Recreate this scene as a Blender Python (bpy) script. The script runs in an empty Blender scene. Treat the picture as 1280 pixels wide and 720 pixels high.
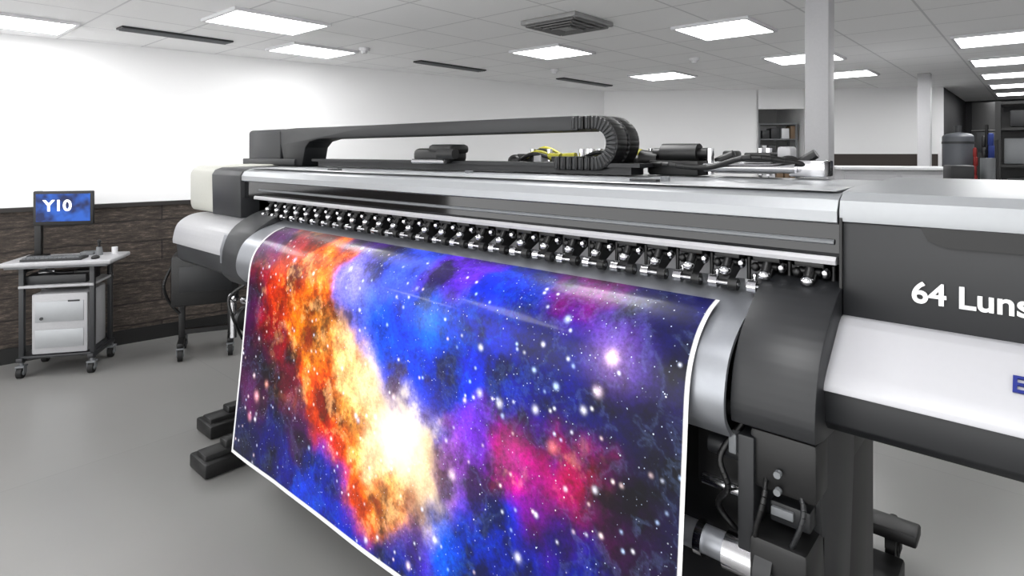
import bpy, bmesh, math, random
import numpy as np
from mathutils import Vector, Matrix, Euler
random.seed(4)
sc = bpy.context.scene
try:
    sc.view_settings.view_transform = 'Standard'
    sc.view_settings.look = 'None'
    sc.view_settings.exposure = 0.3
except Exception: pass

# ------------------------------------------------------------ materials
def s2l(c):
    return tuple(((x/12.92) if x <= .04045 else ((x+.055)/1.055)**2.4) for x in c)
def mat(name, col, rough=.5, metal=0., bump=0., bscale=60., var=0.06, coat=0., srgb=True, spec=None):
    m = bpy.data.materials.new(name); m.use_nodes = True
    nt = m.node_tree; b = nt.nodes['Principled BSDF']
    c = s2l(col) if srgb else col
    tc = nt.nodes.new('ShaderNodeTexCoord'); nz = nt.nodes.new('ShaderNodeTexNoise')
    nz.inputs['Scale'].default_value = bscale; nz.inputs['Detail'].default_value = 4
    nt.links.new(tc.outputs['Object'], nz.inputs['Vector'])
    mx = nt.nodes.new('ShaderNodeMix'); mx.data_type = 'RGBA'
    mx.inputs[6].default_value = (*[max(0, x*(1-var)) for x in c], 1)
    mx.inputs[7].default_value = (*[min(1, x*(1+var)) for x in c], 1)
    nt.links.new(nz.outputs[0], mx.inputs[0]); nt.links.new(mx.outputs[2], b.inputs['Base Color'])
    b.inputs['Roughness'].default_value = rough; b.inputs['Metallic'].default_value = metal
    if coat: b.inputs['Coat Weight'].default_value = coat; b.inputs['Coat Roughness'].default_value = .08
    if spec is not None: b.inputs['Specular IOR Level'].default_value = spec
    if bump:
        bp = nt.nodes.new('ShaderNodeBump'); bp.inputs['Strength'].default_value = bump
        bp.inputs['Distance'].default_value = .01
        nt.links.new(nz.outputs[0], bp.inputs['Height']); nt.links.new(bp.outputs[0], b.inputs['Normal'])
    return m
def emis(name, col, st):
    m = bpy.data.materials.new(name); m.use_nodes = True
    b = m.node_tree.nodes['Principled BSDF']
    b.inputs['Base Color'].default_value = (*s2l(col), 1)
    b.inputs['Emission Color'].default_value = (*s2l(col), 1)
    b.inputs['Emission Strength'].default_value = st
    return m

SILVER = mat('silver_paint', (.61,.62,.63), .36, .3, var=.03)
LGREY = mat('light_grey_plastic', (.64,.64,.65), .4)
WHITE = mat('white_plastic', (.84,.84,.85), .3)
HOODM = mat('hood_silver_white', (.69,.69,.705), .3, var=.02)
CREAM = mat('cream_plastic', (.70,.70,.67), .4)
DGREY = mat('dark_grey_plastic', (.14,.145,.155), .45)
CHAR = mat('charcoal_plastic', (.085,.09,.10), .45)
BLACK = mat('black_plastic', (.03,.03,.033), .45)
RUBBER = mat('rubber', (.03,.03,.03), .7)
GLASS = mat('smoked_glass', (.04,.045,.055), .06, coat=.3)
CHROME = mat('chrome', (.84,.84,.85), .14, 1.)
ALU = mat('aluminium', (.58,.59,.61), .34, .7)
GREYP = mat('grey_paint', (.42,.43,.44), .45)
YEL = mat('yellow_hose', (.62,.60,.16), .4)
RED = mat('red_cloth', (.50,.10,.09), .7)
BLUE = mat('blue_cloth', (.08,.17,.44), .7)
INK = mat('white_lettering', (.92,.92,.92), .5)
INKB = mat('blue_lettering', (.05,.12,.45), .5)
TAN = mat('cardboard', (.48,.40,.32), .8)
WALL = mat('white_wall_paint', (.95,.95,.952), .75, var=.01, bscale=2)
TRIMB = mat('black_trim', (.04,.04,.04), .5)
DWALL = mat('charcoal_wall', (.17,.17,.18), .7)
COLM = mat('column_paint', (.70,.70,.71), .5)

def ceiling_mat():
    m = bpy.data.materials.new('ceiling_tiles'); m.use_nodes = True
    nt = m.node_tree; b = nt.nodes['Principled BSDF']
    tc = nt.nodes.new('ShaderNodeTexCoord')
    br = nt.nodes.new('ShaderNodeTexBrick'); br.offset = 0; br.squash = 1
    br.inputs['Scale'].default_value = 1; br.inputs['Brick Width'].default_value = .62
    br.inputs['Row Height'].default_value = .62; br.inputs['Mortar Size'].default_value = .008
    br.inputs['Mortar Smooth'].default_value = .2
    br.inputs['Color1'].default_value = (.90,.90,.902,1); br.inputs['Color2'].default_value = (.93,.93,.932,1)
    br.inputs['Mortar'].default_value = (.66,.66,.67,1)
    nt.links.new(tc.outputs['Object'], br.inputs['Vector'])
    nz = nt.nodes.new('ShaderNodeTexNoise'); nz.inputs['Scale'].default_value = 90
    nt.links.new(tc.outputs['Object'], nz.inputs['Vector'])
    mx = nt.nodes.new('ShaderNodeMix'); mx.data_type='RGBA'; mx.blend_type='MULTIPLY'; mx.inputs[0].default_value=.03
    nt.links.new(br.outputs['Color'], mx.inputs[6]); nt.links.new(nz.outputs[0], mx.inputs[7])
    nt.links.new(mx.outputs[2], b.inputs['Base Color']); b.inputs['Roughness'].default_value=.8
    return m
def floor_mat():
    m = bpy.data.materials.new('grey_vinyl_floor'); m.use_nodes = True
    nt = m.node_tree; b = nt.nodes['Principled BSDF']
    tc = nt.nodes.new('ShaderNodeTexCoord')
    br = nt.nodes.new('ShaderNodeTexBrick'); br.offset = 0
    br.inputs['Scale'].default_value = 1; br.inputs['Brick Width'].default_value = 2.0
    br.inputs['Row Height'].default_value = 2.0; br.inputs['Mortar Size'].default_value = .003
    br.inputs['Color1'].default_value = (.205,.203,.197,1); br.inputs['Color2'].default_value = (.212,.210,.204,1)
    br.inputs['Mortar'].default_value = (.175,.175,.17,1)
    nt.links.new(tc.outputs['Object'], br.inputs['Vector'])
    nz = nt.nodes.new('ShaderNodeTexNoise'); nz.inputs['Scale'].default_value = 1.2; nz.inputs['Detail'].default_value=8
    nt.links.new(tc.outputs['Object'], nz.inputs['Vector'])
    mr = nt.nodes.new('ShaderNodeMapRange'); mr.inputs[3].default_value=.9; mr.inputs[4].default_value=1.1
    nt.links.new(nz.outputs[0], mr.inputs[0])
    mx = nt.nodes.new('ShaderNodeMix'); mx.data_type='RGBA'; mx.blend_type='MULTIPLY'; mx.inputs[0].default_value=1
    nt.links.new(br.outputs['Color'], mx.inputs[6]); nt.links.new(mr.outputs[0], mx.inputs[7])
    nt.links.new(mx.outputs[2], b.inputs['Base Color'])
    b.inputs['Roughness'].default_value=.30
    return m
def wainscot_mat():
    m = bpy.data.materials.new('split_stone_courses'); m.use_nodes = True
    nt = m.node_tree; b = nt.nodes['Principled BSDF']; L = nt.links.new
    tc = nt.nodes.new('ShaderNodeTexCoord'); sp = nt.nodes.new('ShaderNodeSeparateXYZ'); cb = nt.nodes.new('ShaderNodeCombineXYZ')
    L(tc.outputs['Object'], sp.inputs[0]); L(sp.outputs[0], cb.inputs[0]); L(sp.outputs[2], cb.inputs[1])
    wn = nt.nodes.new('ShaderNodeTexNoise'); wn.inputs['Scale'].default_value=3; wn.inputs['Detail'].default_value=4; L(cb.outputs[0], wn.inputs['Vector'])
    vm = nt.nodes.new('ShaderNodeVectorMath'); vm.operation='MULTIPLY_ADD'; L(wn.outputs['Color'], vm.inputs[0]); vm.inputs[1].default_value=(.0,.05,0); L(cb.outputs[0], vm.inputs[2])
    br = nt.nodes.new('ShaderNodeTexBrick'); br.offset=.37
    br.inputs['Scale'].default_value=1; br.inputs['Brick Width'].default_value=1.4; br.inputs['Row Height'].default_value=.19
    br.inputs['Mortar Size'].default_value=.012; br.inputs['Mortar Smooth'].default_value=.9
    br.inputs['Color1'].default_value=(.052,.041,.034,1); br.inputs['Color2'].default_value=(.078,.063,.053,1)
    br.inputs['Mortar'].default_value=(.018,.014,.012,1)
    L(vm.outputs[0], br.inputs['Vector'])
    mp = nt.nodes.new('ShaderNodeMapping'); mp.inputs['Scale'].default_value=(9,40,1); L(cb.outputs[0], mp.inputs[0])
    nz = nt.nodes.new('ShaderNodeTexNoise'); nz.inputs['Scale'].default_value=1; nz.inputs['Detail'].default_value=10; nz.inputs['Roughness'].default_value=.82
    L(mp.outputs[0], nz.inputs['Vector'])
    cr = nt.nodes.new('ShaderNodeValToRGB'); cr.color_ramp.elements[0].position=.38; cr.color_ramp.elements[0].color=(.28,.26,.25,1)
    cr.color_ramp.elements[1].position=.68; cr.color_ramp.elements[1].color=(3.2,3.1,3.0,1)
    e=cr.color_ramp.elements.new(.53); e.color=(.9,.87,.84,1)
    L(nz.outputs[0], cr.inputs[0])
    mx = nt.nodes.new('ShaderNodeMix'); mx.data_type='RGBA'; mx.blend_type='MULTIPLY'; mx.inputs[0].default_value=1
    L(br.outputs['Color'], mx.inputs[6]); L(cr.outputs[0], mx.inputs[7]); L(mx.outputs[2], b.inputs['Base Color'])
    bp = nt.nodes.new('ShaderNodeBump'); bp.inputs['Strength'].default_value=.7; bp.inputs['Distance'].default_value=.02
    L(nz.outputs[0], bp.inputs['Height']); L(bp.outputs[0], b.inputs['Normal']); b.inputs['Roughness'].default_value=.8
    return m
CEIL = ceiling_mat(); FLOOR = floor_mat(); WAIN = wainscot_mat()

# ------------------------------------------------------------ builders
def empty(name, loc=(0,0,0), rz=0):
    e = bpy.data.objects.new(name, None); e.location = loc; e.rotation_euler = (0,0,rz)
    e.empty_display_size=.1
    sc.collection.objects.link(e); return e
class MB:
    def __init__(s): s.bm = bmesh.new()
    def _mi(s, verts, mi):
        fs=set()
        for v in verts:
            for f in v.link_faces: fs.add(f)
        for f in fs: f.material_index = mi
    def box(s, c, size, mi=0, rot=None, bev=0., seg=2):
        M = Matrix.Translation(c) @ (Euler(rot).to_matrix().to_4x4() if rot else Matrix.Identity(4)) @ Matrix.Diagonal((*size,1))
        r = bmesh.ops.create_cube(s.bm, size=1, matrix=M); vs = r['verts']; s._mi(vs, mi)
        if bev:
            es=set(e for v in vs for e in v.link_edges)
            bmesh.ops.bevel(s.bm, geom=list(es), offset=bev, segments=seg, profile=.5, affect='EDGES', clamp_overlap=True, material=mi)
        return s
    def cyl(s, p0, p1, r, mi=0, r2=None, seg=24):
        p0=Vector(p0); p1=Vector(p1); d=p1-p0
        q=d.to_track_quat('Z','Y').to_matrix().to_4x4()
        M=Matrix.Translation((p0+p1)/2)@q
        rr=bmesh.ops.create_cone(s.bm, cap_ends=True, segments=seg, radius1=r, radius2=(r if r2 is None else r2), depth=d.length, matrix=M)
        s._mi(rr['verts'], mi); return s
    def sph(s, c, r, mi=0, scale=(1,1,1)):
        rr=bmesh.ops.create_uvsphere(s.bm, u_segments=20, v_segments=12, radius=r, matrix=Matrix.Translation(c)@Matrix.Diagonal((*scale,1)))
        s._mi(rr['verts'], mi); return s
    def prism(s, prof, x0, x1, mi=0, bev=0., axis='x'):
        mk=(lambda x,y,z:(x,y,z)) if axis=='x' else (lambda x,y,z:(y,x,z))
        a=[s.bm.verts.new(mk(x0,y,z)) for y,z in prof]; b=[s.bm.verts.new(mk(x1,y,z)) for y,z in prof]
        n=len(prof); fs=[s.bm.faces.new(a), s.bm.faces.new(b[::-1])]
        for i in range(n): fs.append(s.bm.faces.new((a[i],b[i],b[(i+1)%n],a[(i+1)%n])))
        bmesh.ops.recalc_face_normals(s.bm, faces=fs)
        for f in fs: f.material_index=mi
        if bev:
            es=set(e for f in fs for e in f.edges)
            bmesh.ops.bevel(s.bm, geom=list(es), offset=bev, segments=2, profile=.5, affect='EDGES', clamp_overlap=True, material=mi)
        return s
    def tube(s, pts, r, mi=0, seg=10):
        P=smooth(pts, 6)
        for i in range(len(P)-1):
            s.cyl(P[i],P[i+1],r,mi,seg=seg)
        return s
    def obj(s, name, mats, parent=None, angle=38, loc=None):
        me=bpy.data.meshes.new(name); s.bm.to_mesh(me); s.bm.free()
        for m in mats: me.materials.append(m)
        me.polygons.foreach_set('use_smooth',[True]*len(me.polygons))
        try: me.set_sharp_from_angle(angle=math.radians(angle))
        except Exception: pass
        o=bpy.data.objects.new(name, me); sc.collection.objects.link(o)
        if parent: o.parent=parent
        if loc: o.location=loc
        return o
def smooth(pts, n=8):
    P=[Vector(p) if len(p)==3 else Vector((p[0],p[1],0)) for p in pts]; out=[]
    for i in range(len(P)-1):
        p0=P[max(i-1,0)];p1=P[i];p2=P[i+1];p3=P[min(i+2,len(P)-1)]
        for k in range(n):
            t=k/n
            out.append(.5*((2*p1)+(p2-p0)*t+(2*p0-5*p1+4*p2-p3)*t*t+(3*p1-p0-3*p2+p3)*t**3))
    out.append(P[-1]); return out
def text(name, s, size, loc, rot, m, parent, ext=.001, bold=0.):
    cu=bpy.data.curves.new(name,'FONT'); cu.body=s; cu.size=size; cu.extrude=ext; cu.offset=bold
    cu.materials.append(m)
    o=bpy.data.objects.new(name,cu); sc.collection.objects.link(o); o.location=loc; o.rotation_euler=rot; o.parent=parent
    return o

# ------------------------------------------------------------ room
CZ=2.73
def wallseg(name, p0, p1, z0, z1, m, th=.12, off=0., side=1):
    p0=Vector((*p0,0)); p1=Vector((*p1,0)); d=p1-p0; L=d.length
    b=MB(); y0=off; y1=off+side*th
    b.box((L/2,(y0+y1)/2,(z0+z1)/2),(L,abs(y1-y0),z1-z0))
    o=b.obj(name,[m]); o.location=p0; o.rotation_euler=(0,0,math.atan2(d.y,d.x)); return o
b=MB(); b.box((-2,6.2,-.05),(11,19,.1)); b.obj('floor',[FLOOR])
b=MB(); b.box((-2,6.2,CZ+.06),(11,19,.12)); b.obj('ceiling',[CEIL])
A=(-5.26,8.16); C=(-1.10,11.06); W0=(-7.05,-3.0)
def AC(t): return (A[0]+t*4.16, A[1]+t*2.90)
n=(-.572,.8205)
wallseg('wall_left',W0,A,0,CZ,WALL)
wallseg('trim_1',W0,(A[0],A[1]),.13,1.25,WAIN,th=.045,off=-.0455,side=1)
wallseg('trim_2',W0,A,1.25,1.285,mat('dark_wood_cap',(.13,.115,.105),.6),th=.06,off=-.061,side=1)
wallseg('baseboard_left',W0,A,0,.13,TRIMB,th=.055,off=-.056,side=1)
B1=AC(.47); B2=AC(.604)
wallseg('wall_back',A,B1,0,CZ,WALL)
wallseg('wall_back_right',B2,C,0,CZ,WALL)
wallseg('wall_back_header',B1,B2,2.42,CZ,WALL)
N1=(B1[0]+n[0]*1.3,B1[1]+n[1]*1.3); N2=(B2[0]+n[0]*1.3,B2[1]+n[1]*1.3)
wallseg('wall_niche_left',B1,N1,0,CZ,WALL)
wallseg('wall_niche_right',N2,B2,0,CZ,WALL)
wallseg('wall_niche_back',N1,N2,0,CZ,mat('niche_paint',(.80,.80,.80),.7))
wallseg('wall_corridor',C,(-1.1,14.5),0,CZ,DWALL)
wallseg('wall_end',(-1.1,14.5),(3.2,14.5),0,CZ,DWALL)
wallseg('wall_right',(3.2,14.5),(3.2,-3),0,CZ,WALL)
wallseg('trim_3',AC(.66),AC(.98),1.05,1.72,mat('dark_board',(.22,.19,.17),.6),th=.04,off=-.041)

PANEL = emis('led_panel', (1,1,1), 13.)
def lamp(x,y,sx,sy):
    e=empty('ceiling_light_panel',(x,y,CZ))
    b=MB(); b.box((0,0,-.012),(sx,sy,.012)); b.obj('diffuser',[PANEL],e)
    b=MB()
    for sgn in (-1,1):
        b.box((sgn*(sx/2+.0125),0,-.012),(.025,sy+.05,.022)); b.box((0,sgn*(sy/2+.0125),-.012),(sx,.025,.022))
    b.obj('frame',[WHITE],e)
for x,y,sx,sy in [(-4.33,2.12,.52,.68),(-5.74,.82,.55,.72),(-1.87,4.64,.55,.6),(-3.55,4.59,.55,.55),(-3.61,6.96,.6,.6),
    (-1.83,6.6,.6,.6),(-5.22,3.0,.5,.62),(-.25,6.57,.6,.6),(-.25,8.19,.6,.6),(-.25,9.72,.6,.6),(-.25,11.3,.6,.6),(-.25,12.9,.6,.6),
    (-1.83,8.3,.6,.6),(-1.87,2.2,.62,.95),(-3.2,-.4,.62,.95),(-.6,.4,.62,.95),(-5.4,-1.6,.62,.95),(1.4,2.2,.62,.95),(1.2,5.2,.6,.6),(-.8,-2.0,.62,.95),(1.4,-.8,.62,.95)]:
    lamp(x,y,sx,sy)
def slot(x,y,L,w=.13):
    e=empty('ceiling_slot_diffuser',(x,y,CZ)); b=MB(); b.box((0,0,-.008),(w,L,.014),0)
    for i in range(4): b.box((-w/2+w*(i+.5)/4,0,-.018),(.012,L-.03,.008),1)
    b.obj('slats',[DGREY,GREYP],e)
slot(-5.39,1.87,.85,.15); slot(-5.0,4.6,1.0); slot(-4.75,6.9,1.2)
e=empty('ceiling_air_diffuser',(-2.66,3.62,CZ))
b=MB(); b.box((0,0,-.018),(.50,.50,.036),0,bev=.008)
for i,s in enumerate((.43,.34,.25,.16)):
    z=-.04-.007*i
    for sg in (-1,1):
        b.box((sg*s/2,0,z),(.026,s,.010),1,rot=(0,sg*.5,0)); b.box((0,sg*s/2,z),(s,.026,.010),1,rot=(-sg*.5,0,0))
b.box((0,0,-.045),(.11,.11,.03),0)
b.obj('louvres',[mat('diffuser_frame',(.55,.55,.55),.5),mat('louvre_grey',(.42,.42,.42),.5)],e)
for (x,y) in [(-4.76,3.27),(-2.7,5.9),(-4.3,5.6)]:
    e=empty('smoke_detector',(x,y,CZ)); b=MB(); b.cyl((0,0,-.001),(0,0,-.03),.055,0,.05); b.cyl((0,0,-.03),(0,0,-.055),.032,0,.025); b.obj('body',[WHITE],e)
for (x,y) in [(-1.03,4.04),(-1.09,9.0)]:
    e=empty('structural_column',(x,y,0)); b=MB(); b.box((0,0,CZ/2),(.135,.135,CZ-.004),0,bev=.006); b.box((0,0,.05),(.16,.16,.1),1)
    b.obj('shaft',[COLM,TRIMB],e)

# ------------------------------------------------------------ printer
P=empty('wide_format_printer')
XL,XR=-3.75,-.385
b=MB()
b.prism([(1.70,1.562),(1.668,1.572),(1.668,1.60),(1.685,1.628),(1.72,1.642),(2.38,1.652),(2.42,1.63),(2.42,1.56)],XL,XR,0)
b.prism([(1.71,1.6475),(1.713,1.6495),(1.9,1.652),(1.9,1.649)],XL+.05,XR-.01,0)
b.obj('lid',[SILVER],P,25)
b=MB(); b.box(((XL+XR)/2,1.6935,1.515),(XR-XL,.008,.10),0)
b.obj('smoked_window',[GLASS],P)
b=MB(); b.prism([(1.686,1.512),(1.680,1.516),(1.680,1.522),(1.686,1.526)],XL+.2,XR-.01,0)
b.obj('carriage_rail',[GREYP],P)
b=MB(); b.prism([(1.72,1.478),(1.658,1.486),(1.652,1.476),(1.654,1.466),(1.72,1.462)],XL+.2,XR,0)
b.obj('window_lip',[LGREY],P)
b=MB(); b.box(((XL+XR)/2,2.09,1.29),(XR-XL,.62,.54),0,bev=.01); b.box(((XL+XR)/2,1.79,1.42),(XR-XL,.02,.12),0)
b.box(((XL+XR)/2,1.75,1.515),(XR-XL,.08,.10),0)
b.obj('rear_housing',[BLACK],P)
def sheet(prof, x0, x1, th, m, name):
    pr=[(p.x,p.y) for p in smooth(prof,6)]
    N=len(pr); outer=[];
    for i in range(N):
        a=Vector(pr[max(i-1,0)]); c=Vector(pr[min(i+1,N-1)]); t=(c-a).normalized(); nn=Vector((-t.y,t.x))
        outer.append((pr[i][0]-nn.x*th, pr[i][1]-nn.y*th))
    b=MB(); b.prism(pr+[(q[0],q[1]) for q in outer[::-1]],x0,x1,0)
    return b.obj(name,[m],P,30)
sheet([(1.78,1.378),(1.70,1.368),(1.62,1.348),(1.52,1.315),(1.44,1.255),(1.405,1.17),(1.41,1.10),(1.45,1.05)],-3.22,-.568,-.012,ALU,'platen_apron')
b=MB(); b.box((-1.9,1.775,1.405),(2.9,.012,.06),0,bev=.003); b.obj('media_guide_bar',[WHITE],P)

# pinch roller unit (shared mesh)
b=MB()
b.prism([(1.765,1.468),(1.715,1.468),(1.672,1.430),(1.640,1.395),(1.645,1.376),(1.69,1.392),(1.765,1.43)],-.015,.015,1)
b.cyl((-.040,1.645,1.384),(-.016,1.645,1.384),.0165,0,seg=18); b.cyl((.016,1.645,1.384),(.040,1.645,1.384),.0165,1,seg=18)
b.cyl((-.043,1.645,1.384),(.043,1.645,1.384),.006,0,seg=10)
b.sph((0,1.650,1.418),.017,0,(1,1,.8)); b.cyl((0,1.655,1.418),(0,1.68,1.455),.011,1,seg=14)
b.cyl((-.030,1.69,1.437),(.030,1.69,1.437),.010,1,seg=12); b.sph((.034,1.685,1.437),.015,0,(.8,1,1)); b.sph((-.034,1.685,1.432),.013,1)
b.box((.0,1.69,1.459),(.07,.05,.014),1,bev=.002)
b.cyl((.050,1.70,1.377),(.050,1.70,1.455),.006,1,seg=10); b.cyl((.050,1.70,1.374),(.050,1.70,1.392),.011,2,seg=14)
b.box((-.047,1.72,1.395),(.012,.03,.024),0,bev=.002)
u=b.obj('pinch_roller',[CHROME,BLACK,LGREY],P)
cnt=28
u.location=(-3.36,0,0)
for i in range(1,cnt):
    o=bpy.data.objects.new('pinch_roller',u.data); sc.collection.objects.link(o); o.parent=P; o.location=(-3.36+i*(2.91/(cnt-1)),0,0)

# right end : black end cap, control module
b=MB()
capr=[(1.80,1.43),(1.68,1.415),(1.60,1.385),(1.50,1.31),(1.445,1.235),(1.425,1.15),(1.43,1.10),(1.80,1.06)]
b.prism([(p.x,p.y) for p in smooth(capr[:7],4)]+[(1.5,1.085),(1.80,1.06)],-.562,-.372,0,bev=.004)
b.obj('end_cap',[CHAR],P,25)
b=MB(); b.prism([(1.665,1.576),(1.662,1.60),(1.668,1.628),(1.70,1.648),(1.78,1.655),(2.44,1.662),(2.46,1.64),(2.46,1.576)],-.378,.80,0)
b.obj('module_top',[SILVER],P,20)
b=MB(); b.box((.21,2.065,1.455),(1.176,.79,.24),0,bev=.004)
b.prism([(-.21,1.575),(-.195,1.545),(-.16,1.532),(.5,1.532),(.5,1.575)],1.6662,1.662,1,axis='y')
b.obj('module_face',[CHAR,BLACK],P)
b=MB(); b.box((-.375,2.06,1.46),(.006,.8,.25),0); b.obj('module_seam',[BLACK],P)
b=MB(); b.prism([(1.68,1.343),(1.655,1.340),(1.63,1.328),(1.52,1.242),(1.495,1.218),(1.492,1.204),(1.68,1.204)],-.385,.80,0,bev=.003)
b.obj('sloped_hood',[HOODM],P,25)
b=MB(); b.prism([(1.50,1.204),(1.505,1.13),(1.53,1.105),(2.40,1.105),(2.40,1.33),(1.69,1.33),(1.69,1.204)],-.38,.80,0,bev=.003)
b.obj('lower_housing',[CHAR],P,25)
text('lettering','64 Lunser',.068,(-.228,1.6675,1.40),(math.radians(90),0,0),INK,P,.0035,.0013)
text('hood_lettering','E 640',.055,(-.046,1.552,1.2725),(math.radians(38),0,0),INKB,P,.002,.0008)

# left end
b=MB()
cp=[(1.665,1.335),(1.66,1.60),(1.68,1.63),(1.72,1.645),(2.40,1.655),(2.42,1.63),(2.42,1.335)]
b.prism(cp,-4.18,-3.752,1,bev=.005)
b.prism([(1.68,1.335),(1.665,1.38),(1.665,1.60),(1.69,1.64),(1.74,1.655),(2.40,1.665),(2.43,1.63),(2.43,1.335)],-4.58,-4.185,0,bev=.03)
b.obj('left_end_module',[CREAM,DGREY],P,25)
b=MB()
hp=[(p.x,p.y) for p in smooth([(1.72,1.335),(1.60,1.325),(1.51,1.27),(1.48,1.18),(1.48,1.14)],4)]
b.prism(hp+[(1.72,1.14)],-4.36,-3.52,0,bev=.012)
b.prism([(1.49,1.14),(1.50,1.04),(1.54,1.01),(2.2,1.01),(2.2,1.14)],-4.33,-3.52,1,bev=.006)
hq=[(p.x,p.y) for p in smooth([(1.74,1.41),(1.62,1.38),(1.50,1.30),(1.45,1.18),(1.45,1.05)],4)]
b.prism(hq+[(1.50,1.0),(1.74,1.0)],-3.51,-3.23,1,bev=.006)
b.prism([(1.62,1.32),(1.50,1.262),(1.476,1.18),(1.476,1.1),(1.60,1.1)],-3.60,-3.53,2)
b.obj('left_hood',[LGREY,DGREY,ALU],P,25)

# energy chain and top tray
b=MB()
y0=2.2
b.prism([(y0-.09,1.655),(y0-.09,1.90),(y0-.07,1.918),(y0+.09,1.918),(y0+.11,1.90),(y0+.11,1.655)],-4.62,-4.12,0,bev=.012)
b.prism([(y0-.10,1.655),(y0-.10,1.70),(y0+.12,1.70),(y0+.12,1.655)],-4.70,-3.9,0,bev=.006)
b.obj('chain_anchor_box',[DGREY],P,25)
R=.088; cx=-1.42; cz=1.788; zt=cz+R
b=MB()
def zc(t): return 1.882+(zt-1.882)*t
pr=[(-4.14,1.913),(-3.9,1.918),(-3.0,zc(.4)+.032),(-1.50,zt+.032),(-1.50,zt-.034),(-3.0,zc(.4)-.04),(-3.60,1.838),(-3.72,1.82),(-3.78,1.78),(-3.82,1.655),(-4.06,1.655),(-4.12,1.80)]
b.prism(pr,y0-.085,y0+.095,0,bev=.006,axis='y')
b.obj('chain_arm',[CHAR],P,30)
b=MB()
path=[]
for i in range(3): path.append((-1.52+i*.035, zt, 0))
for i in range(17):
    a=math.pi/2-math.pi*i/16; path.append((cx+R*1.05*math.cos(a), cz+R*math.sin(a), a-math.pi/2))
for i in range(6): path.append((cx-.032*(i+1), cz-R, math.pi))
for lane in (0,1):
    yy=y0-.045+lane*.10
    for i,(x,z,a) in enumerate(path):
        r=(0,-a,0)
        b.box((x,yy,z),(.030,.084,.060),0,rot=r,bev=.008,seg=2)
        b.box((x,yy,z),(.014,.092,.050),1,rot=r,bev=.003,seg=1)
b.obj('energy_chain',[BLACK,CHAR],P)
b=MB()
b.box((-2.45,y0+.0,1.695),(2.5,.16,.016),0)
b.box((-2.45,y0-.01,1.672),(2.4,.10,.034),0)
b.obj('chain_tray',[CHAR],P)
b=MB()
b.box((-2.43,2.15,1.73),(.28,.16,.08),0,bev=.03,seg=3); b.box((-2.35,2.14,1.765),(.18,.14,.05),0,bev=.02)
b.cyl((-2.32,2.05,1.74),(-2.20,2.05,1.74),.026,0); b.cyl((-2.56,2.07,1.70),(-2.30,2.07,1.70),.012,1)
b.obj('carriage_motor',[BLACK,CHROME],P)
b=MB()
rng=random.Random(3)
for i in range(34):
    x=-2.04+i*.042; y=2.36+rng.uniform(-.06,.05)
    k=rng.random()
    if k<.28: b.cyl((x-.03,y,1.70+rng.uniform(0,.03)),(x+.04,y,1.71+rng.uniform(0,.04)),.018,1 if i<22 else 0)
    elif k<.6: b.sph((x,y,1.705),.036,0,(1.2,1,.9))
    elif k<.8: b.box((x,y,1.69),(.05,.05,.07+rng.uniform(0,.05)),rng.choice([0,3]),bev=.006)
    else: b.cyl((x,y,1.66),(x,y,1.765),.014,2)
for i in range(4):
    b.tube([(-2.05,2.33+.03*i,1.68),(-1.9,2.3+.03*i,1.74+.01*i),(-1.7,2.34+.02*i,1.70),(-1.5,2.30+.03*i,1.75),(-1.35,2.36,1.69)],.010,1 if i%2 else 0)
b.obj('ink_hoses',[BLACK,YEL,CHROME,LGREY],P)
b=MB()
b.cyl((-1.20,2.32,1.745),(-1.04,2.32,1.745),.040,0); b.cyl((-1.24,2.32,1.745),(-1.0,2.32,1.745),.022,0); b.cyl((-1.30,2.32,1.72),(-1.22,2.32,1.72),.04,0,.03)
b.box((-1.13,2.32,1.685),(.22,.12,.06),0,bev=.008)
b.box((-.86,2.36,1.69),(.22,.14,.045),2,bev=.006); b.box((-.80,2.34,1.73),(.10,.10,.035),0,bev=.006)
b.cyl((-1.0,2.28,1.69),(-.66,2.28,1.69),.018,1); b.box((-.63,2.36,1.69),(.12,.12,.06),1,bev=.006)
b.tube([(-1.30,2.33,1.69),(-1.15,2.22,1.70),(-.98,2.26,1.69),(-.8,2.23,1.73),(-.62,2.32,1.70)],.011,0)
b.sph((-1.36,2.40,1.73),.035,3); b.box((-.93,2.38,1.72),(.06,.06,.07),0,bev=.01); b.box((-.72,2.38,1.73),(.05,.08,.08),2,bev=.01)
b.obj('ink_pumps',[BLACK,CHROME,LGREY,YEL],P)
b=MB(); b.cyl((-2.0,1.95,1.652),(-2.0,1.95,1.662),.02,0); b.cyl((-.95,1.85,1.65),(-.95,1.85,1.668),.016,0); b.box((-1.0,1.8,1.655),(.10,.03,.01),1,bev=.002); b.box((-2.9,1.8,1.654),(.10,.03,.01),1,bev=.002)
b.cyl((.0,1.9,1.655),(.0,1.9,1.675),.02,0)
b.obj('lid_fittings',[GREYP,DGREY],P)

# stand
def foot(b,x,y0_,y1_):
    b.box((x,(y0_+y1_)/2,.07),(.12,y1_-y0_,.08),0,bev=.012)
    for y in (y0_+.07,y1_-.08):
        b.cyl((x,y,0.0),(x,y,.032),.055,1)
    b.box((x,y0_+.10,.045),(.22,.24,.08),0,bev=.015); b.box((x,y0_+.24,.12),(.09,.25,.05),0,bev=.012)
def caster(b,x,y,r=.055,m0=0,m1=1):
    b.cyl((x-.018,y,r),(x+.018,y,r),r,m0); b.cyl((x-.024,y,r),(x+.024,y,r),r*.45,m1)
    b.box((x,y+.01,2*r+.005),(.06,.07,.014),m1,bev=.003)
    for s in (-1,1): b.box((x+s*.026,y+.005,r*1.45),(.005,.045,r*1.2),m1)
    b.cyl((x,y+.01,2*r),(x,y+.01,2*r+.05),.014,m1)
b=MB()
foot(b,-3.42,1.30,2.75); foot(b,-3.86,1.50,2.6); foot(b,-.47,1.55,2.85)
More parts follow.
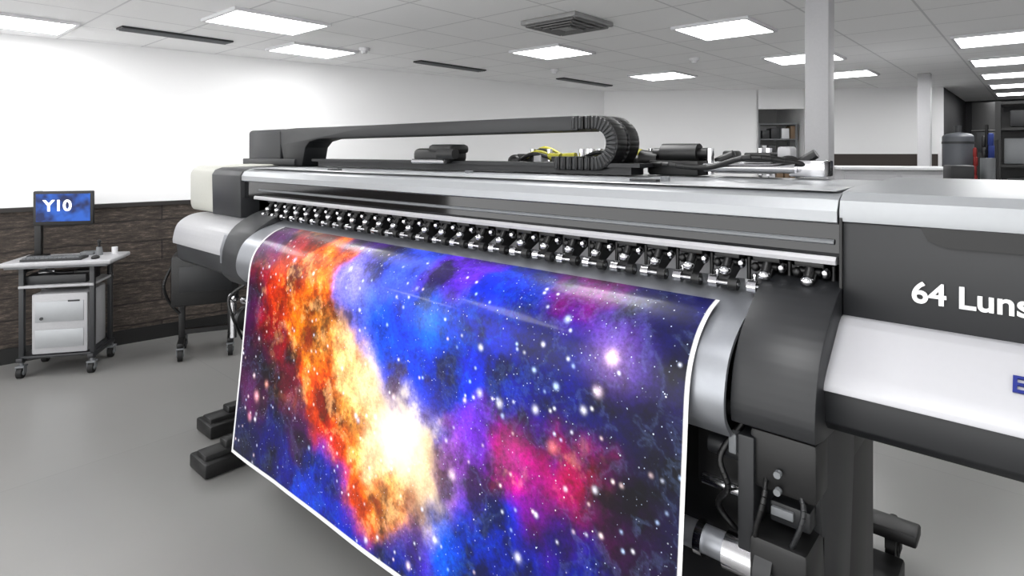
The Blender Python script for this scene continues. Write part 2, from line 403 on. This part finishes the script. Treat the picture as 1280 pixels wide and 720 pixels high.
for x in (-3.42,-.47):
    b.box((x,2.05,.58),(.13,.34,.94),0,bev=.01)
b.box((-3.86,2.05,.58),(.10,.14,.94),0,bev=.01)
b.box((-1.95,2.12,.45),(3.0,.10,.16),0,bev=.008)
caster(b,-.47,2.97,.075); caster(b,-.60,2.97,.075); b.box((-.5,2.9,.19),(.26,.12,.05),0,bev=.01)
b.box((-2.1,2.05,.95),(3.4,.5,.16),0,bev=.01)
b.obj('stand',[BLACK,RUBBER,CHROME],P)
b=MB()
b.cyl((-3.30,1.52,.82),(-3.18,1.52,.82),.05,0); b.cyl((-3.34,1.52,.82),(-3.30,1.52,.82),.075,1); b.cyl((-3.30,1.48,.93),(-3.10,1.48,.93),.02,0)
b.box((-3.28,1.62,.80),(.05,.24,.32),1,bev=.01); b.cyl((-3.36,1.45,.92),(-3.36,1.45,.72),.018,0); b.sph((-3.36,1.45,.94),.03,0)
b.tube([(-3.3,1.5,1.02),(-3.34,1.42,.95),(-3.30,1.42,.85),(-3.36,1.5,.7)],.008,1)
b.box((-3.42,1.66,.95),(.09,.16,.26),1,bev=.01)
b.obj('take_up_left',[CHROME,BLACK],P)
# right lower mechanism
b=MB()
b.prism([(1.52,1.09),(1.86,1.09),(1.86,.92),(1.80,.55),(1.78,.10),(1.58,.10),(1.56,.6),(1.52,.92)],-.53,-.385,1,bev=.008)
b.box((-.68,1.72,.62),(.34,.24,.92),0,bev=.012)
b.box((-.60,1.55,.96),(.16,.10,.16),0,bev=.012); b.box((-.45,1.50,1.02),(.15,.10,.14),0,bev=.012); b.box((-.53,1.50,.90),(.04,.12,.34),1,bev=.006)
b.box((-.45,1.49,.78),(.13,.15,.15),0,bev=.015); b.cyl((-.40,1.47,.66),(-.36,1.47,.66),.065,1); b.cyl((-.385,1.47,.66),(-.352,1.47,.66),.03,2)
b.cyl((-.50,1.47,.76),(-.46,1.47,.76),.075,1,seg=32)
b.box((-.48,1.58,.60),(.16,.22,.10),1,bev=.01)
b.box((-.44,1.50,.895),(.09,.05,.05),1,bev=.006); b.box((-.455,1.472,.90),(.05,.012,.02),3,bev=.002)
b.cyl((-.66,1.50,.90),(-.52,1.50,.90),.016,2); b.cyl((-.64,1.50,1.00),(-.56,1.50,1.00),.025,1)
b.box((-.57,1.49,1.03),(.02,.06,.05),3,bev=.004)
for z in (.965,1.005): b.cyl((-.455,1.445,z),(-.455,1.43,z),.008,3,seg=12)
b.tube([(-.56,1.50,1.07),(-.60,1.46,.99),(-.58,1.46,.92),(-.62,1.5,.84),(-.55,1.52,.76)],.008,0)
b.tube([(-.44,1.50,1.0),(-.40,1.44,.94),(-.42,1.43,.86),(-.45,1.46,.80)],.006,1)
b.tube([(-.50,1.50,1.0),(-.48,1.42,.95),(-.50,1.42,.86),(-.50,1.46,.80)],.006,0)
b.cyl((-.42,1.42,.72),(-.42,1.48,.72),.022,3,seg=20)
b.obj('take_up_drive',[BLACK,CHAR,CHROME,GREYP],P)
b=MB(); b.cyl((-3.2,1.47,.76),(-.555,1.47,.76),.034,0,seg=32); b.cyl((-.585,1.47,.76),(-.50,1.47,.76),.046,1,seg=32); b.cyl((-.66,1.47,.76),(-.64,1.47,.76),.042,1,seg=32)
b.obj('take_up_roller',[ALU,CHROME],P)

# ------------------------------------------------------------ printed galaxy sheet
X0,X1=-3.03,-.648
prof=[(1.575,1.3500),(1.51,1.326),(1.44,1.272),(1.392,1.18),(1.372,1.0),(1.345,.70),(1.30,.25)]
fine=smooth(prof,30); seglen=[0.]
for i in range(1,len(fine)): seglen.append(seglen[-1]+(fine[i]-fine[i-1]).length)
seglen=np.array(seglen); FY=np.array([p.x for p in fine]); FZ=np.array([p.y for p in fine]); LT=seglen[-1]
NU,NV=700,380
us=np.linspace(0,1,NU); vs_=np.linspace(0,1,NV)
U,V=np.meshgrid(us,vs_)
S=V*LT; X=X0+U*(X1-X0); Y=np.interp(S,seglen,FY); Z=np.interp(S,seglen,FZ)
wave=.006*np.sin(U*9+1)*np.clip(V-.35,0,1)**1.2+.004*np.sin(U*23)*np.clip(V-.5,0,1)
Y=Y-np.abs(wave)*.8
def vnoise(x,y,seed):
    r=np.random.RandomState(seed).rand(257,257); ix=np.floor(x).astype(int); iy=np.floor(y).astype(int)
    fx=x-ix; fy=y-iy; fx=fx*fx*(3-2*fx); fy=fy*fy*(3-2*fy); ix%=256; iy%=256
    return (r[iy,ix]*(1-fx)+r[iy,ix+1]*fx)*(1-fy)+(r[iy+1,ix]*(1-fx)+r[iy+1,ix+1]*fx)*fy
def fbm(x,y,sc_,seed,o=6,g=.55):
    t=0;a=1;n_=0
    for i in range(o):
        t=t+a*vnoise(x*sc_*2**i+17.3*i+50,y*sc_*2**i+9.1*i+50,seed+i); n_+=a; a*=g
    return t/n_
W_=X1-X0; xs=U*W_; ys=S
arcZ=lambda z: np.interp(-z,-FZ,seglen)
blobs=[ # u, v(height), sRGB, weight
(.27,.06,(.98,.50,.28),1),(.15,.20,(.92,.34,.18),1.1),(.05,.06,(.30,.10,.32),.9),(.03,.30,(.22,.05,.22),.9),(.12,.41,(.55,.11,.14),1),
(.21,.24,(1,.54,.26),1.1),(.38,.357,(1,.76,.52),1.2),(.29,.344,(1,.64,.36),1.2),(.53,.568,(1,.97,.88),1.6),(.60,.66,(1,.90,.72),1.3),(.46,.47,(1,.90,.72),1.6),(.50,.63,(1,.90,.72),1.1),(.41,.42,(1,.84,.60),1.2),
(.423,.58,(1,.68,.38),1.1),(.37,.68,(.85,.28,.12),1.1),(.30,.50,(.94,.38,.18),1.1),(.20,.60,(.34,.06,.14),1),(.09,.68,(.24,.05,.22),1),(.09,.52,(.15,.04,.18),1),(.25,.72,(.20,.06,.24),1),
(.05,.88,(.03,.03,.22),1.2),(.17,.86,(.04,.06,.36),1.2),(.30,.886,(.08,.24,.68),1.2),(.42,.95,(.05,.16,.55),1.2),(.46,.80,(.85,.34,.15),1),(.53,.76,(1,.66,.38),1.1),(.36,.80,(.10,.18,.58),1),
(.70,.08,(.06,.22,.70),1.2),(.60,.03,(.35,.22,.70),.5),(.59,.17,(.16,.36,.94),1.1),(.48,.02,(.30,.36,.86),1),(.38,.08,(.52,.50,.94),.9),(.42,.20,(.34,.42,.94),1.1),(.50,.33,(.12,.30,.88),1.2),(.47,.24,(.24,.38,.94),1.1),
(.55,.25,(.08,.26,.80),1.2),(.34,-.02,(.22,.08,.40),.8),(.83,.02,(.45,.12,.42),.4),(.76,.07,(.04,.14,.50),1.2),(.83,.14,(.07,.10,.42),1),(.905,.11,(.34,.26,.58),.5),(.735,.26,(.08,.22,.70),1.2),(.67,.26,(.04,.20,.68),1.2),(.60,.38,(.05,.20,.66),1.2),(.79,.22,(.05,.12,.48),1.2),
(.70,.45,(.38,.24,.72),1),(.765,.46,(.78,.18,.50),1),(.86,.47,(.66,.10,.32),.8),(.92,.52,(.18,.04,.22),1),(.95,.30,(.04,.03,.18),1.4),(.97,.04,(.06,.06,.26),1.2),(.86,.30,(.04,.08,.38),1.4),(.80,.36,(.10,.10,.48),1),(.90,.22,(.11,.08,.36),1),
(.776,.69,(.18,.22,.70),1),(.68,.56,(.55,.32,.72),.9),(.66,.80,(.10,.34,.82),1.2),(.59,.86,(.22,.16,.52),1),(.56,.97,(.06,.14,.50),1),(.84,.64,(.04,.12,.46),1.2),(.965,.49,(.04,.03,.14),1.2),(.90,.75,(.02,.09,.38),1.2),(.97,.8,(.04,.03,.18),1),
(.82,.56,(.44,.10,.38),.7),(.72,.68,(.10,.26,.74),1),(.80,.90,(.05,.14,.52),1),(.72,.95,(.04,.16,.52),1),(.15,.02,(.60,.22,.25),.9),(.07,.17,(.60,.16,.20),.7),(.20,.10,(.95,.40,.20),.9)]
wx=xs+.15*(fbm(xs,ys,3.2,11)-.5)+.15*(fbm(xs,ys,10,31)-.5)
wy=ys+.15*(fbm(xs,ys,3.2,21)-.5)+.15*(fbm(xs,ys,10,41)-.5)
num=np.zeros((NV,NU,3)); den=np.zeros((NV,NU))+1e-9
for bu,bv,c,w in blobs:
    by=arcZ(1.33-1.08*bv); bx=bu*W_
    g=w*np.exp(-((wx-bx)**2+(wy-by)**2)/(2*.062**2))
    num+=g[...,None]*np.array(s2l(c)); den+=g
col=num/den[...,None]
hot=np.clip((col[...,0]-col[...,2])*2.0,0,1)
white=np.clip((col.min(-1)-.22)*2.2,0,1)
f1=fbm(xs,ys,8,51,7,.62); f2=fbm(xs,ys,16,71,6,.68); rid=1-np.abs(2*fbm(wx,wy,9,91,6,.62)-1)
br=.16+1.45*np.clip((f1-.33)/.36,0,1.3)
br=br*(1-white*.8)+1.0*white*.8
col=col*br[...,None]
mixf=hot*np.clip((f2-.48)*5,0,1)*(1-white*.8)
dark=np.array(s2l((.55,.15,.08)))
mixd=mixf*.66
col=col*(1-mixd[...,None])+dark*mixd[...,None]
col+= (hot*(1-white)*np.clip((.45-f2)*6,0,1)*.5)[...,None]*np.array([1,.58,.30])
rd=np.clip((rid-.80)/.2,0,1)
col+= ((1-hot)*(1-white)*rd**3*.07)[...,None]*np.array([.4,.55,1])
def glow(u_,v_,r,c,a):
    global col
    by=arcZ(1.33-1.08*v_); d2=(xs-u_*W_)**2+(ys-by)**2
    col=col+(a*np.exp(-d2/(2*r*r)))[...,None]*np.array(c)
glow(.53,.57,.06,(1,.86,.62),.5); glow(.59,.65,.05,(1,.82,.58),.4); glow(.45,.46,.055,(1,.76,.48),.45); glow(.54,.60,.14,(1,.50,.26),.26); glow(.38,.38,.06,(1,.6,.3),.25)
glow(.905,.13,.013,(1,.75,.95),1.3); glow(.905,.13,.045,(.7,.4,.75),.22); glow(.89,.22,.009,(1,.8,.95),.9); glow(.085,.70,.014,(1,.5,.55),1.1); glow(.065,.80,.012,(1,.4,.5),.8)
glow(.12,.63,.010,(1,.5,.4),.8); glow(.765,.46,.05,(.8,.2,.6),.25); glow(.83,.40,.012,(1,.3,.3),.7); glow(.80,.32,.007,(.9,.9,1),1); glow(.59,.17,.05,(.25,.45,1),.3); glow(.4,.12,.06,(.6,.55,1),.25)
glow(.66,.60,.010,(1,.8,.9),.9); glow(.70,.20,.006,(1,1,1),1); glow(.74,.34,.008,(.9,.9,1),.9)
rs=np.random.RandomState(5)
for i in range(260):
    a=rs.rand()
    c=[(.8,.85,1),(.9,.9,1),(1,.8,.8),(.55,.7,1)][rs.randint(4)]
    glow(rs.rand(),rs.rand(),.0030+.005*a**6,c,.55+.9*rs.rand())
g=col.mean(-1,keepdims=True); col=np.clip(g+(col-g)*1.2,0,1)
col=np.clip(col*.78,0,.72)
bord=(xs<.014)|(xs>W_-.012)|(ys>LT-.018)
col[bord]=(.68,.68,.68)
fade=np.where(bord,0,1.)*(1-.8*white)
me=bpy.data.meshes.new('printed_sheet')
co=np.stack([X,Y,Z],-1).reshape(-1,3).astype(np.float32)
idx=np.arange(NU*NV).reshape(NV,NU)
q=np.stack([idx[:-1,:-1],idx[1:,:-1],idx[1:,1:],idx[:-1,1:]],-1).reshape(-1,4)
me.vertices.add(len(co)); me.vertices.foreach_set('co',co.ravel())
me.loops.add(q.size); me.loops.foreach_set('vertex_index',q.ravel().astype(np.int32))
me.polygons.add(len(q)); me.polygons.foreach_set('loop_start',(np.arange(len(q))*4).astype(np.int32)); me.polygons.foreach_set('loop_total',np.full(len(q),4,np.int32))
me.polygons.foreach_set('use_smooth',np.ones(len(q),bool))
me.update(); me.validate()
at=me.color_attributes.new('art','FLOAT_COLOR','POINT')
at.data.foreach_set('color',np.concatenate([col,fade[...,None]],-1).reshape(-1).astype(np.float32))
uv=me.uv_layers.new(name='metres')
uvs=np.stack([xs,ys],-1).reshape(-1,2)[q.ravel()]
uv.data.foreach_set('uv',uvs.ravel().astype(np.float32))
m=bpy.data.materials.new('glossy_vinyl_print'); m.use_nodes=True; nt=m.node_tree; L=nt.links.new; pb=nt.nodes['Principled BSDF']
ca=nt.nodes.new('ShaderNodeAttribute'); ca.attribute_name='art'
uvn=nt.nodes.new('ShaderNodeUVMap'); uvn.uv_map='metres'
nz=nt.nodes.new('ShaderNodeTexNoise'); nz.inputs['Scale'].default_value=80; nz.inputs['Detail'].default_value=5; nz.inputs['Roughness'].default_value=.7; L(uvn.outputs[0],nz.inputs['Vector'])
mr=nt.nodes.new('ShaderNodeMapRange'); mr.inputs[1].default_value=.3; mr.inputs[2].default_value=.7; mr.inputs[3].default_value=.6; mr.inputs[4].default_value=1.38; L(nz.outputs[0],mr.inputs[0])
mm=nt.nodes.new('ShaderNodeMix'); mm.data_type='RGBA'; mm.blend_type='MULTIPLY'; L(ca.outputs['Alpha'],mm.inputs[0]); L(ca.outputs['Color'],mm.inputs[6]); L(mr.outputs[0],mm.inputs[7])
prev=mm.outputs[2]
for scl,th,tint in ((34,.10,(.8,.85,.95,1)),(70,.15,(.62,.72,.95,1)),(16,.05,(.9,.8,.85,1))):
    vo=nt.nodes.new('ShaderNodeTexVoronoi'); vo.inputs['Scale'].default_value=scl; L(uvn.outputs[0],vo.inputs['Vector'])
    r=nt.nodes.new('ShaderNodeMapRange'); r.inputs[1].default_value=th; r.inputs[2].default_value=th*.4; r.inputs[3].default_value=0; r.inputs[4].default_value=1; L(vo.outputs['Distance'],r.inputs[0])
    sp=nt.nodes.new('ShaderNodeSeparateColor'); L(vo.outputs['Color'],sp.inputs[0])
    r2=nt.nodes.new('ShaderNodeMapRange'); r2.inputs[1].default_value=.45; r2.inputs[2].default_value=.95; L(sp.outputs[0],r2.inputs[0])
    mu=nt.nodes.new('ShaderNodeMath'); mu.operation='MULTIPLY'; L(r.outputs[0],mu.inputs[0]); L(r2.outputs[0],mu.inputs[1])
    mu2=nt.nodes.new('ShaderNodeMath'); mu2.operation='MULTIPLY'; L(mu.outputs[0],mu2.inputs[0]); L(ca.outputs['Alpha'],mu2.inputs[1])
    ad=nt.nodes.new('ShaderNodeMix'); ad.data_type='RGBA'; L(mu2.outputs[0],ad.inputs[0]); L(prev,ad.inputs[6]); ad.inputs[7].default_value=tint; prev=ad.outputs[2]
L(prev,pb.inputs['Base Color']); pb.inputs['Roughness'].default_value=.34; pb.inputs['Specular IOR Level'].default_value=.22; pb.inputs['Coat Weight'].default_value=.15; pb.inputs['Coat Roughness'].default_value=.09
me.materials.append(m)
o=bpy.data.objects.new('printed_galaxy_sheet',me); sc.collection.objects.link(o); o.parent=P

# ------------------------------------------------------------ computer cart
K=empty('computer_cart',(-5.93,1.23,0),math.radians(56))
b=MB(); b.box((0,0,.875),(.76,.44,.035),0,bev=.012,seg=3); b.box((0,0,.852),(.70,.40,.02),1,bev=.004)
b.obj('table_top',[LGREY,GREYP],K)
b=MB()
for x in (-.24,.24):
    for y in (-.17,.17): b.box((x,y,.48),(.035,.035,.74),0,bev=.004)
    b.box((x,0,.14),(.045,.44,.035),0,bev=.006)
b.box((0,0,.155),(.48,.40,.02),0,bev=.004); b.box((0,0,.70),(.51,.40,.02),1,bev=.004)
for x in (-.24,.24): b.box((x,0,.82),(.03,.38,.03),0)
b.obj('frame',[DGREY,LGREY],K)
b=MB()
for x in (-.24,.24):
    for y in (-.19,.19): caster(b,x,y,.042)
b.obj('casters',[RUBBER,GREYP],K)
b=MB(); b.box((.02,-.01,.405),(.38,.36,.47),0,bev=.012); b.box((.02,-.192,.50),(.33,.006,.16),1,bev=.002); b.box((.02,-.193,.29),(.33,.006,.14),1,bev=.002)
b.box((.12,-.197,.58),(.08,.006,.012),2); b.cyl((-.10,-.197,.45),(-.10,-.203,.45),.012,2)
b.obj('cabinet',[LGREY,SILVER,DGREY],K)
b=MB(); b.box((-.02,-.02,.745),(.42,.28,.07),0,bev=.008); b.box((.14,-.05,.79),(.12,.14,.02),1,bev=.004); b.cyl((-.15,-.12,.80),(-.05,-.10,.80),.018,2)
b.tube([(-.2,-.1,.79),(-.1,-.15,.81),(0,-.12,.79),(.1,-.16,.80)],.006,0)
b.obj('shelf_equipment',[CHAR,BLACK,CHROME],K)
b=MB(); b.box((-.05,-.10,.902),(.42,.14,.018),0,bev=.004)
for r in range(4):
    for c in range(13): b.box((-.235+c*.030,-.148+r*.031,.915),(.023,.022,.008),1)
b.obj('keyboard',[CHAR,GREYP],K)
b=MB(); b.sph((.24,-.12,.902),.035,0,(.8,1.2,.5)); b.cyl((.20,.06,.893),(.20,.06,.96),.028,1,.02); b.cyl((.20,.06,.96),(.20,.06,1.0),.010,0); b.sph((.20,.06,1.005),.016,0)
b.cyl((.30,.10,.893),(.30,.10,.95),.022,2); b.box((.10,.12,.905),(.10,.08,.025),1,bev=.004)
b.obj('mouse_and_joystick',[BLACK,GREYP,WHITE],K)
b=MB(); b.box((-.25,.10,1.16),(.05,.04,.54),0,bev=.005); b.box((-.25,.10,.90),(.12,.12,.015),0,bev=.004)
b.box((-.17,.085,1.28),(.16,.03,.05),0,bev=.004)
b.box((-.05,.055,1.29),(.43,.03,.28),0,bev=.008)
b.obj('monitor_mount',[BLACK],K)
def screen_mat():
    m=bpy.data.materials.new('lcd_screen'); m.use_nodes=True; nt=m.node_tree; pb=nt.nodes['Principled BSDF']
    tc=nt.nodes.new('ShaderNodeTexCoord'); gr=nt.nodes.new('ShaderNodeTexNoise'); gr.inputs['Scale'].default_value=9
    nt.links.new(tc.outputs['Object'],gr.inputs[0]); cr=nt.nodes.new('ShaderNodeValToRGB')
    cr.color_ramp.elements[0].position=.38; cr.color_ramp.elements[0].color=(.002,.008,.05,1); cr.color_ramp.elements[1].position=.62; cr.color_ramp.elements[1].color=(.008,.06,.30,1)
    nt.links.new(gr.outputs[0],cr.inputs[0]); nt.links.new(cr.outputs[0],pb.inputs['Base Color']); nt.links.new(cr.outputs[0],pb.inputs['Emission Color']); pb.inputs['Emission Strength'].default_value=.6; pb.inputs['Roughness'].default_value=.3; pb.inputs['Specular IOR Level'].default_value=.25
    return m
b=MB(); b.box((-.05,.039,1.295),(.385,.004,.225),0); b.obj('screen',[screen_mat()],K)
text('screen_text','Y10',.125,(-.19,.036,1.27),(math.radians(90),0,0),emis('screen_white',(1,1,1),.8),K,.0005,.003)

# ------------------------------------------------------------ rolling stand behind left end
T=empty('rolling_supply_stand',(-5.47,2.13,0),math.radians(66))
b=MB(); b.box((0,0,.66),(.52,.36,.42),0,bev=.02); b.box((0,-.185,.68),(.40,.01,.22),1,bev=.003)
for x in (-.19,.19): b.box((x,0,.30),(.05,.06,.36),0,bev=.006); b.box((x,0,.135),(.05,.42,.04),0,bev=.008)
b.box((0,0,.20),(.38,.05,.04),0)
b.cyl((-.16,-.1,.85),(-.16,-.1,.96),.05,1); b.box((.08,0,.90),(.26,.26,.10),0,bev=.015)
for x in (-.19,.19):
    for y in (-.18,.18): caster(b,x,y,.05,2,3)
b.tube([(-.25,-.1,.8),(-.31,-.15,.65),(-.28,-.12,.5),(-.2,-.1,.38)],.012,0)
b.obj('body',[BLACK,CHAR,RUBBER,GREYP],T)

# ------------------------------------------------------------ background objects
G=empty('storage_cabinet',(-1.13,7.0,0),math.radians(25))
b=MB(); b.box((0,0,.80),(.95,.5,1.56),0,bev=.01); b.box((0,0,1.59),(1.0,.55,.03),1,bev=.005)
for s in (-1,1): b.box((s*.24,-.254,.80),(.45,.012,1.45),0,bev=.003); b.cyl((s*.05,-.275,.75),(s*.05,-.275,.92),.008,2)
b.box((0,0,.015),(.9,.45,.03),2)
b.obj('cabinet_body',[LGREY,WHITE,DGREY],G)
ang=math.atan2(2.90,4.16)
mid=AC(.537)
H_=empty('storage_shelf',(mid[0]+n[0]*.35,mid[1]+n[1]*.35,0),ang)
b=MB()
for x in (-.28,.28):
    for y in (-.18,.18): b.box((x,y,1.1),(.03,.03,2.2),0)
for z in (.3,.8,1.3,1.62,1.95,2.19): b.box((0,0,z),(.6,.4,.02),0)
r=random.Random(2)
for z in (.31,.81,1.31,1.63,1.96):
    x=-.24
    while x<.2:
        w=r.uniform(.06,.16); h=r.uniform(.10,.24); b.box((x+w/2,-.06,z+h/2),(w*.9,.24,h),r.choice([1,2,3,2,1]),bev=.004); x+=w+.01
b.obj('shelf_and_boxes',[GREYP,TAN,WHITE,DGREY],H_)
G=empty('air_tank',(-.83,9.9,0)); b=MB(); b.cyl((0,0,.15),(0,0,1.95),.175,0,seg=32); b.sph((0,0,1.95),.175,0,(1,1,.35)); b.sph((0,0,.16),.175,0,(1,1,.6))
b.cyl((0,0,1.98),(0,0,2.10),.04,1); b.cyl((0,-.17,1.5),(0,-.22,1.5),.05,1); b.cyl((.1,-.15,1.2),(.1,-.22,1.2),.03,2); b.cyl((0,0,1.86),(0,0,1.89),.18,1,seg=32)
for a in (0,2.1,4.2): b.box((.12*math.cos(a),.12*math.sin(a),.07),(.05,.05,.14),1)
b.obj('tank_body',[mat('tank_grey',(.33,.34,.36),.4),DGREY,RED],G)
G=empty('coat_stand',(-.52,9.75,0)); b=MB(); b.cyl((0,0,0),(0,0,.03),.2,0); b.cyl((0,0,.03),(0,0,2.1),.018,0)
b.cyl((-.16,0,2.02),(.16,0,2.02),.012,0)
def cloth(x,z0,z1,w,mi):
    for k in range(7):
        t=k/6; b.box((x+.008*math.sin(k*2),0,z1-(z1-z0)*(t+.08)),(w*(.6+.5*t),.09+.02*math.sin(k),(z1-z0)/6*1.1),mi,bev=.02)
cloth(-.12,1.1,1.8,.07,1); cloth(.04,1.05,1.98,.10,2); cloth(-.03,1.1,1.95,.07,3)
b.obj('stand_and_coats',[BLACK,RED,BLUE,CHAR],G)
G=empty('equipment_rack',(-.05,8.6,0)); b=MB()
for x in (-.3,.3):
    for y in (-.25,.25): b.box((x,y,1.15),(.05,.05,2.3),0)
for z in (.1,.6,1.1,1.6,2.0,2.28): b.box((0,0,z),(.62,.52,.03),0)
b.box((0,.2,1.2),(.56,.03,2.0),0)
b.box((-.1,-.05,1.76),(.3,.3,.28),1,bev=.01); b.box((.17,-.05,1.75),(.16,.25,.24),2,bev=.01); b.box((-.05,-.05,1.3),(.35,.3,.34),2,bev=.01); b.box((0,-.1,2.11),(.4,.25,.18),3,bev=.01)
b.obj('rack_and_units',[BLACK,GREYP,DGREY,CHAR],G)
G=empty('equipment_post',(-.62,11.6,0)); b=MB(); b.box((0,0,1.25),(.35,.3,2.5),0,bev=.01); b.box((0,-.16,1.9),(.22,.02,.3),1,bev=.004); b.obj('post',[BLACK,DGREY],G)
# parts trolley behind the printer's right end
G=empty('tool_trolley',(-.42,6.2,0),math.radians(20)); b=MB()
b.box((0,0,.85),(.45,.42,1.3),0,bev=.02)
for z in (.4,.65,.9,1.15,1.38): b.box((0,-.214,z),(.40,.012,.20),1,bev=.003); b.box((0,-.226,z+.06),(.3,.015,.015),2)
for x in (-.18,.18):
    for y in (-.16,.16): caster(b,x,y,.06,1,2)
b.box((-.10,0,1.57),(.16,.22,.14),0,bev=.01); b.cyl((.10,0,1.5),(.10,0,1.70),.05,2); b.cyl((.19,.1,1.5),(.19,.1,1.85),.012,1)
b.obj('trolley_body',[CHAR,BLACK,GREYP,RED],G)

# ------------------------------------------------------------ camera / world
cam=bpy.data.cameras.new('camera'); co_=bpy.data.objects.new('camera',cam); sc.collection.objects.link(co_)
co_.location=(0,0,1.75); co_.rotation_euler=(math.radians(90),0,math.radians(41.6))
cam.sensor_width=36; cam.lens=20.95; cam.shift_y=-170/1280; cam.clip_start=.05
sc.camera=co_
w=bpy.data.worlds.new('world'); sc.world=w; w.use_nodes=True
w.node_tree.nodes['Background'].inputs[0].default_value=(1,1,1,1); w.node_tree.nodes['Background'].inputs[1].default_value=2.5
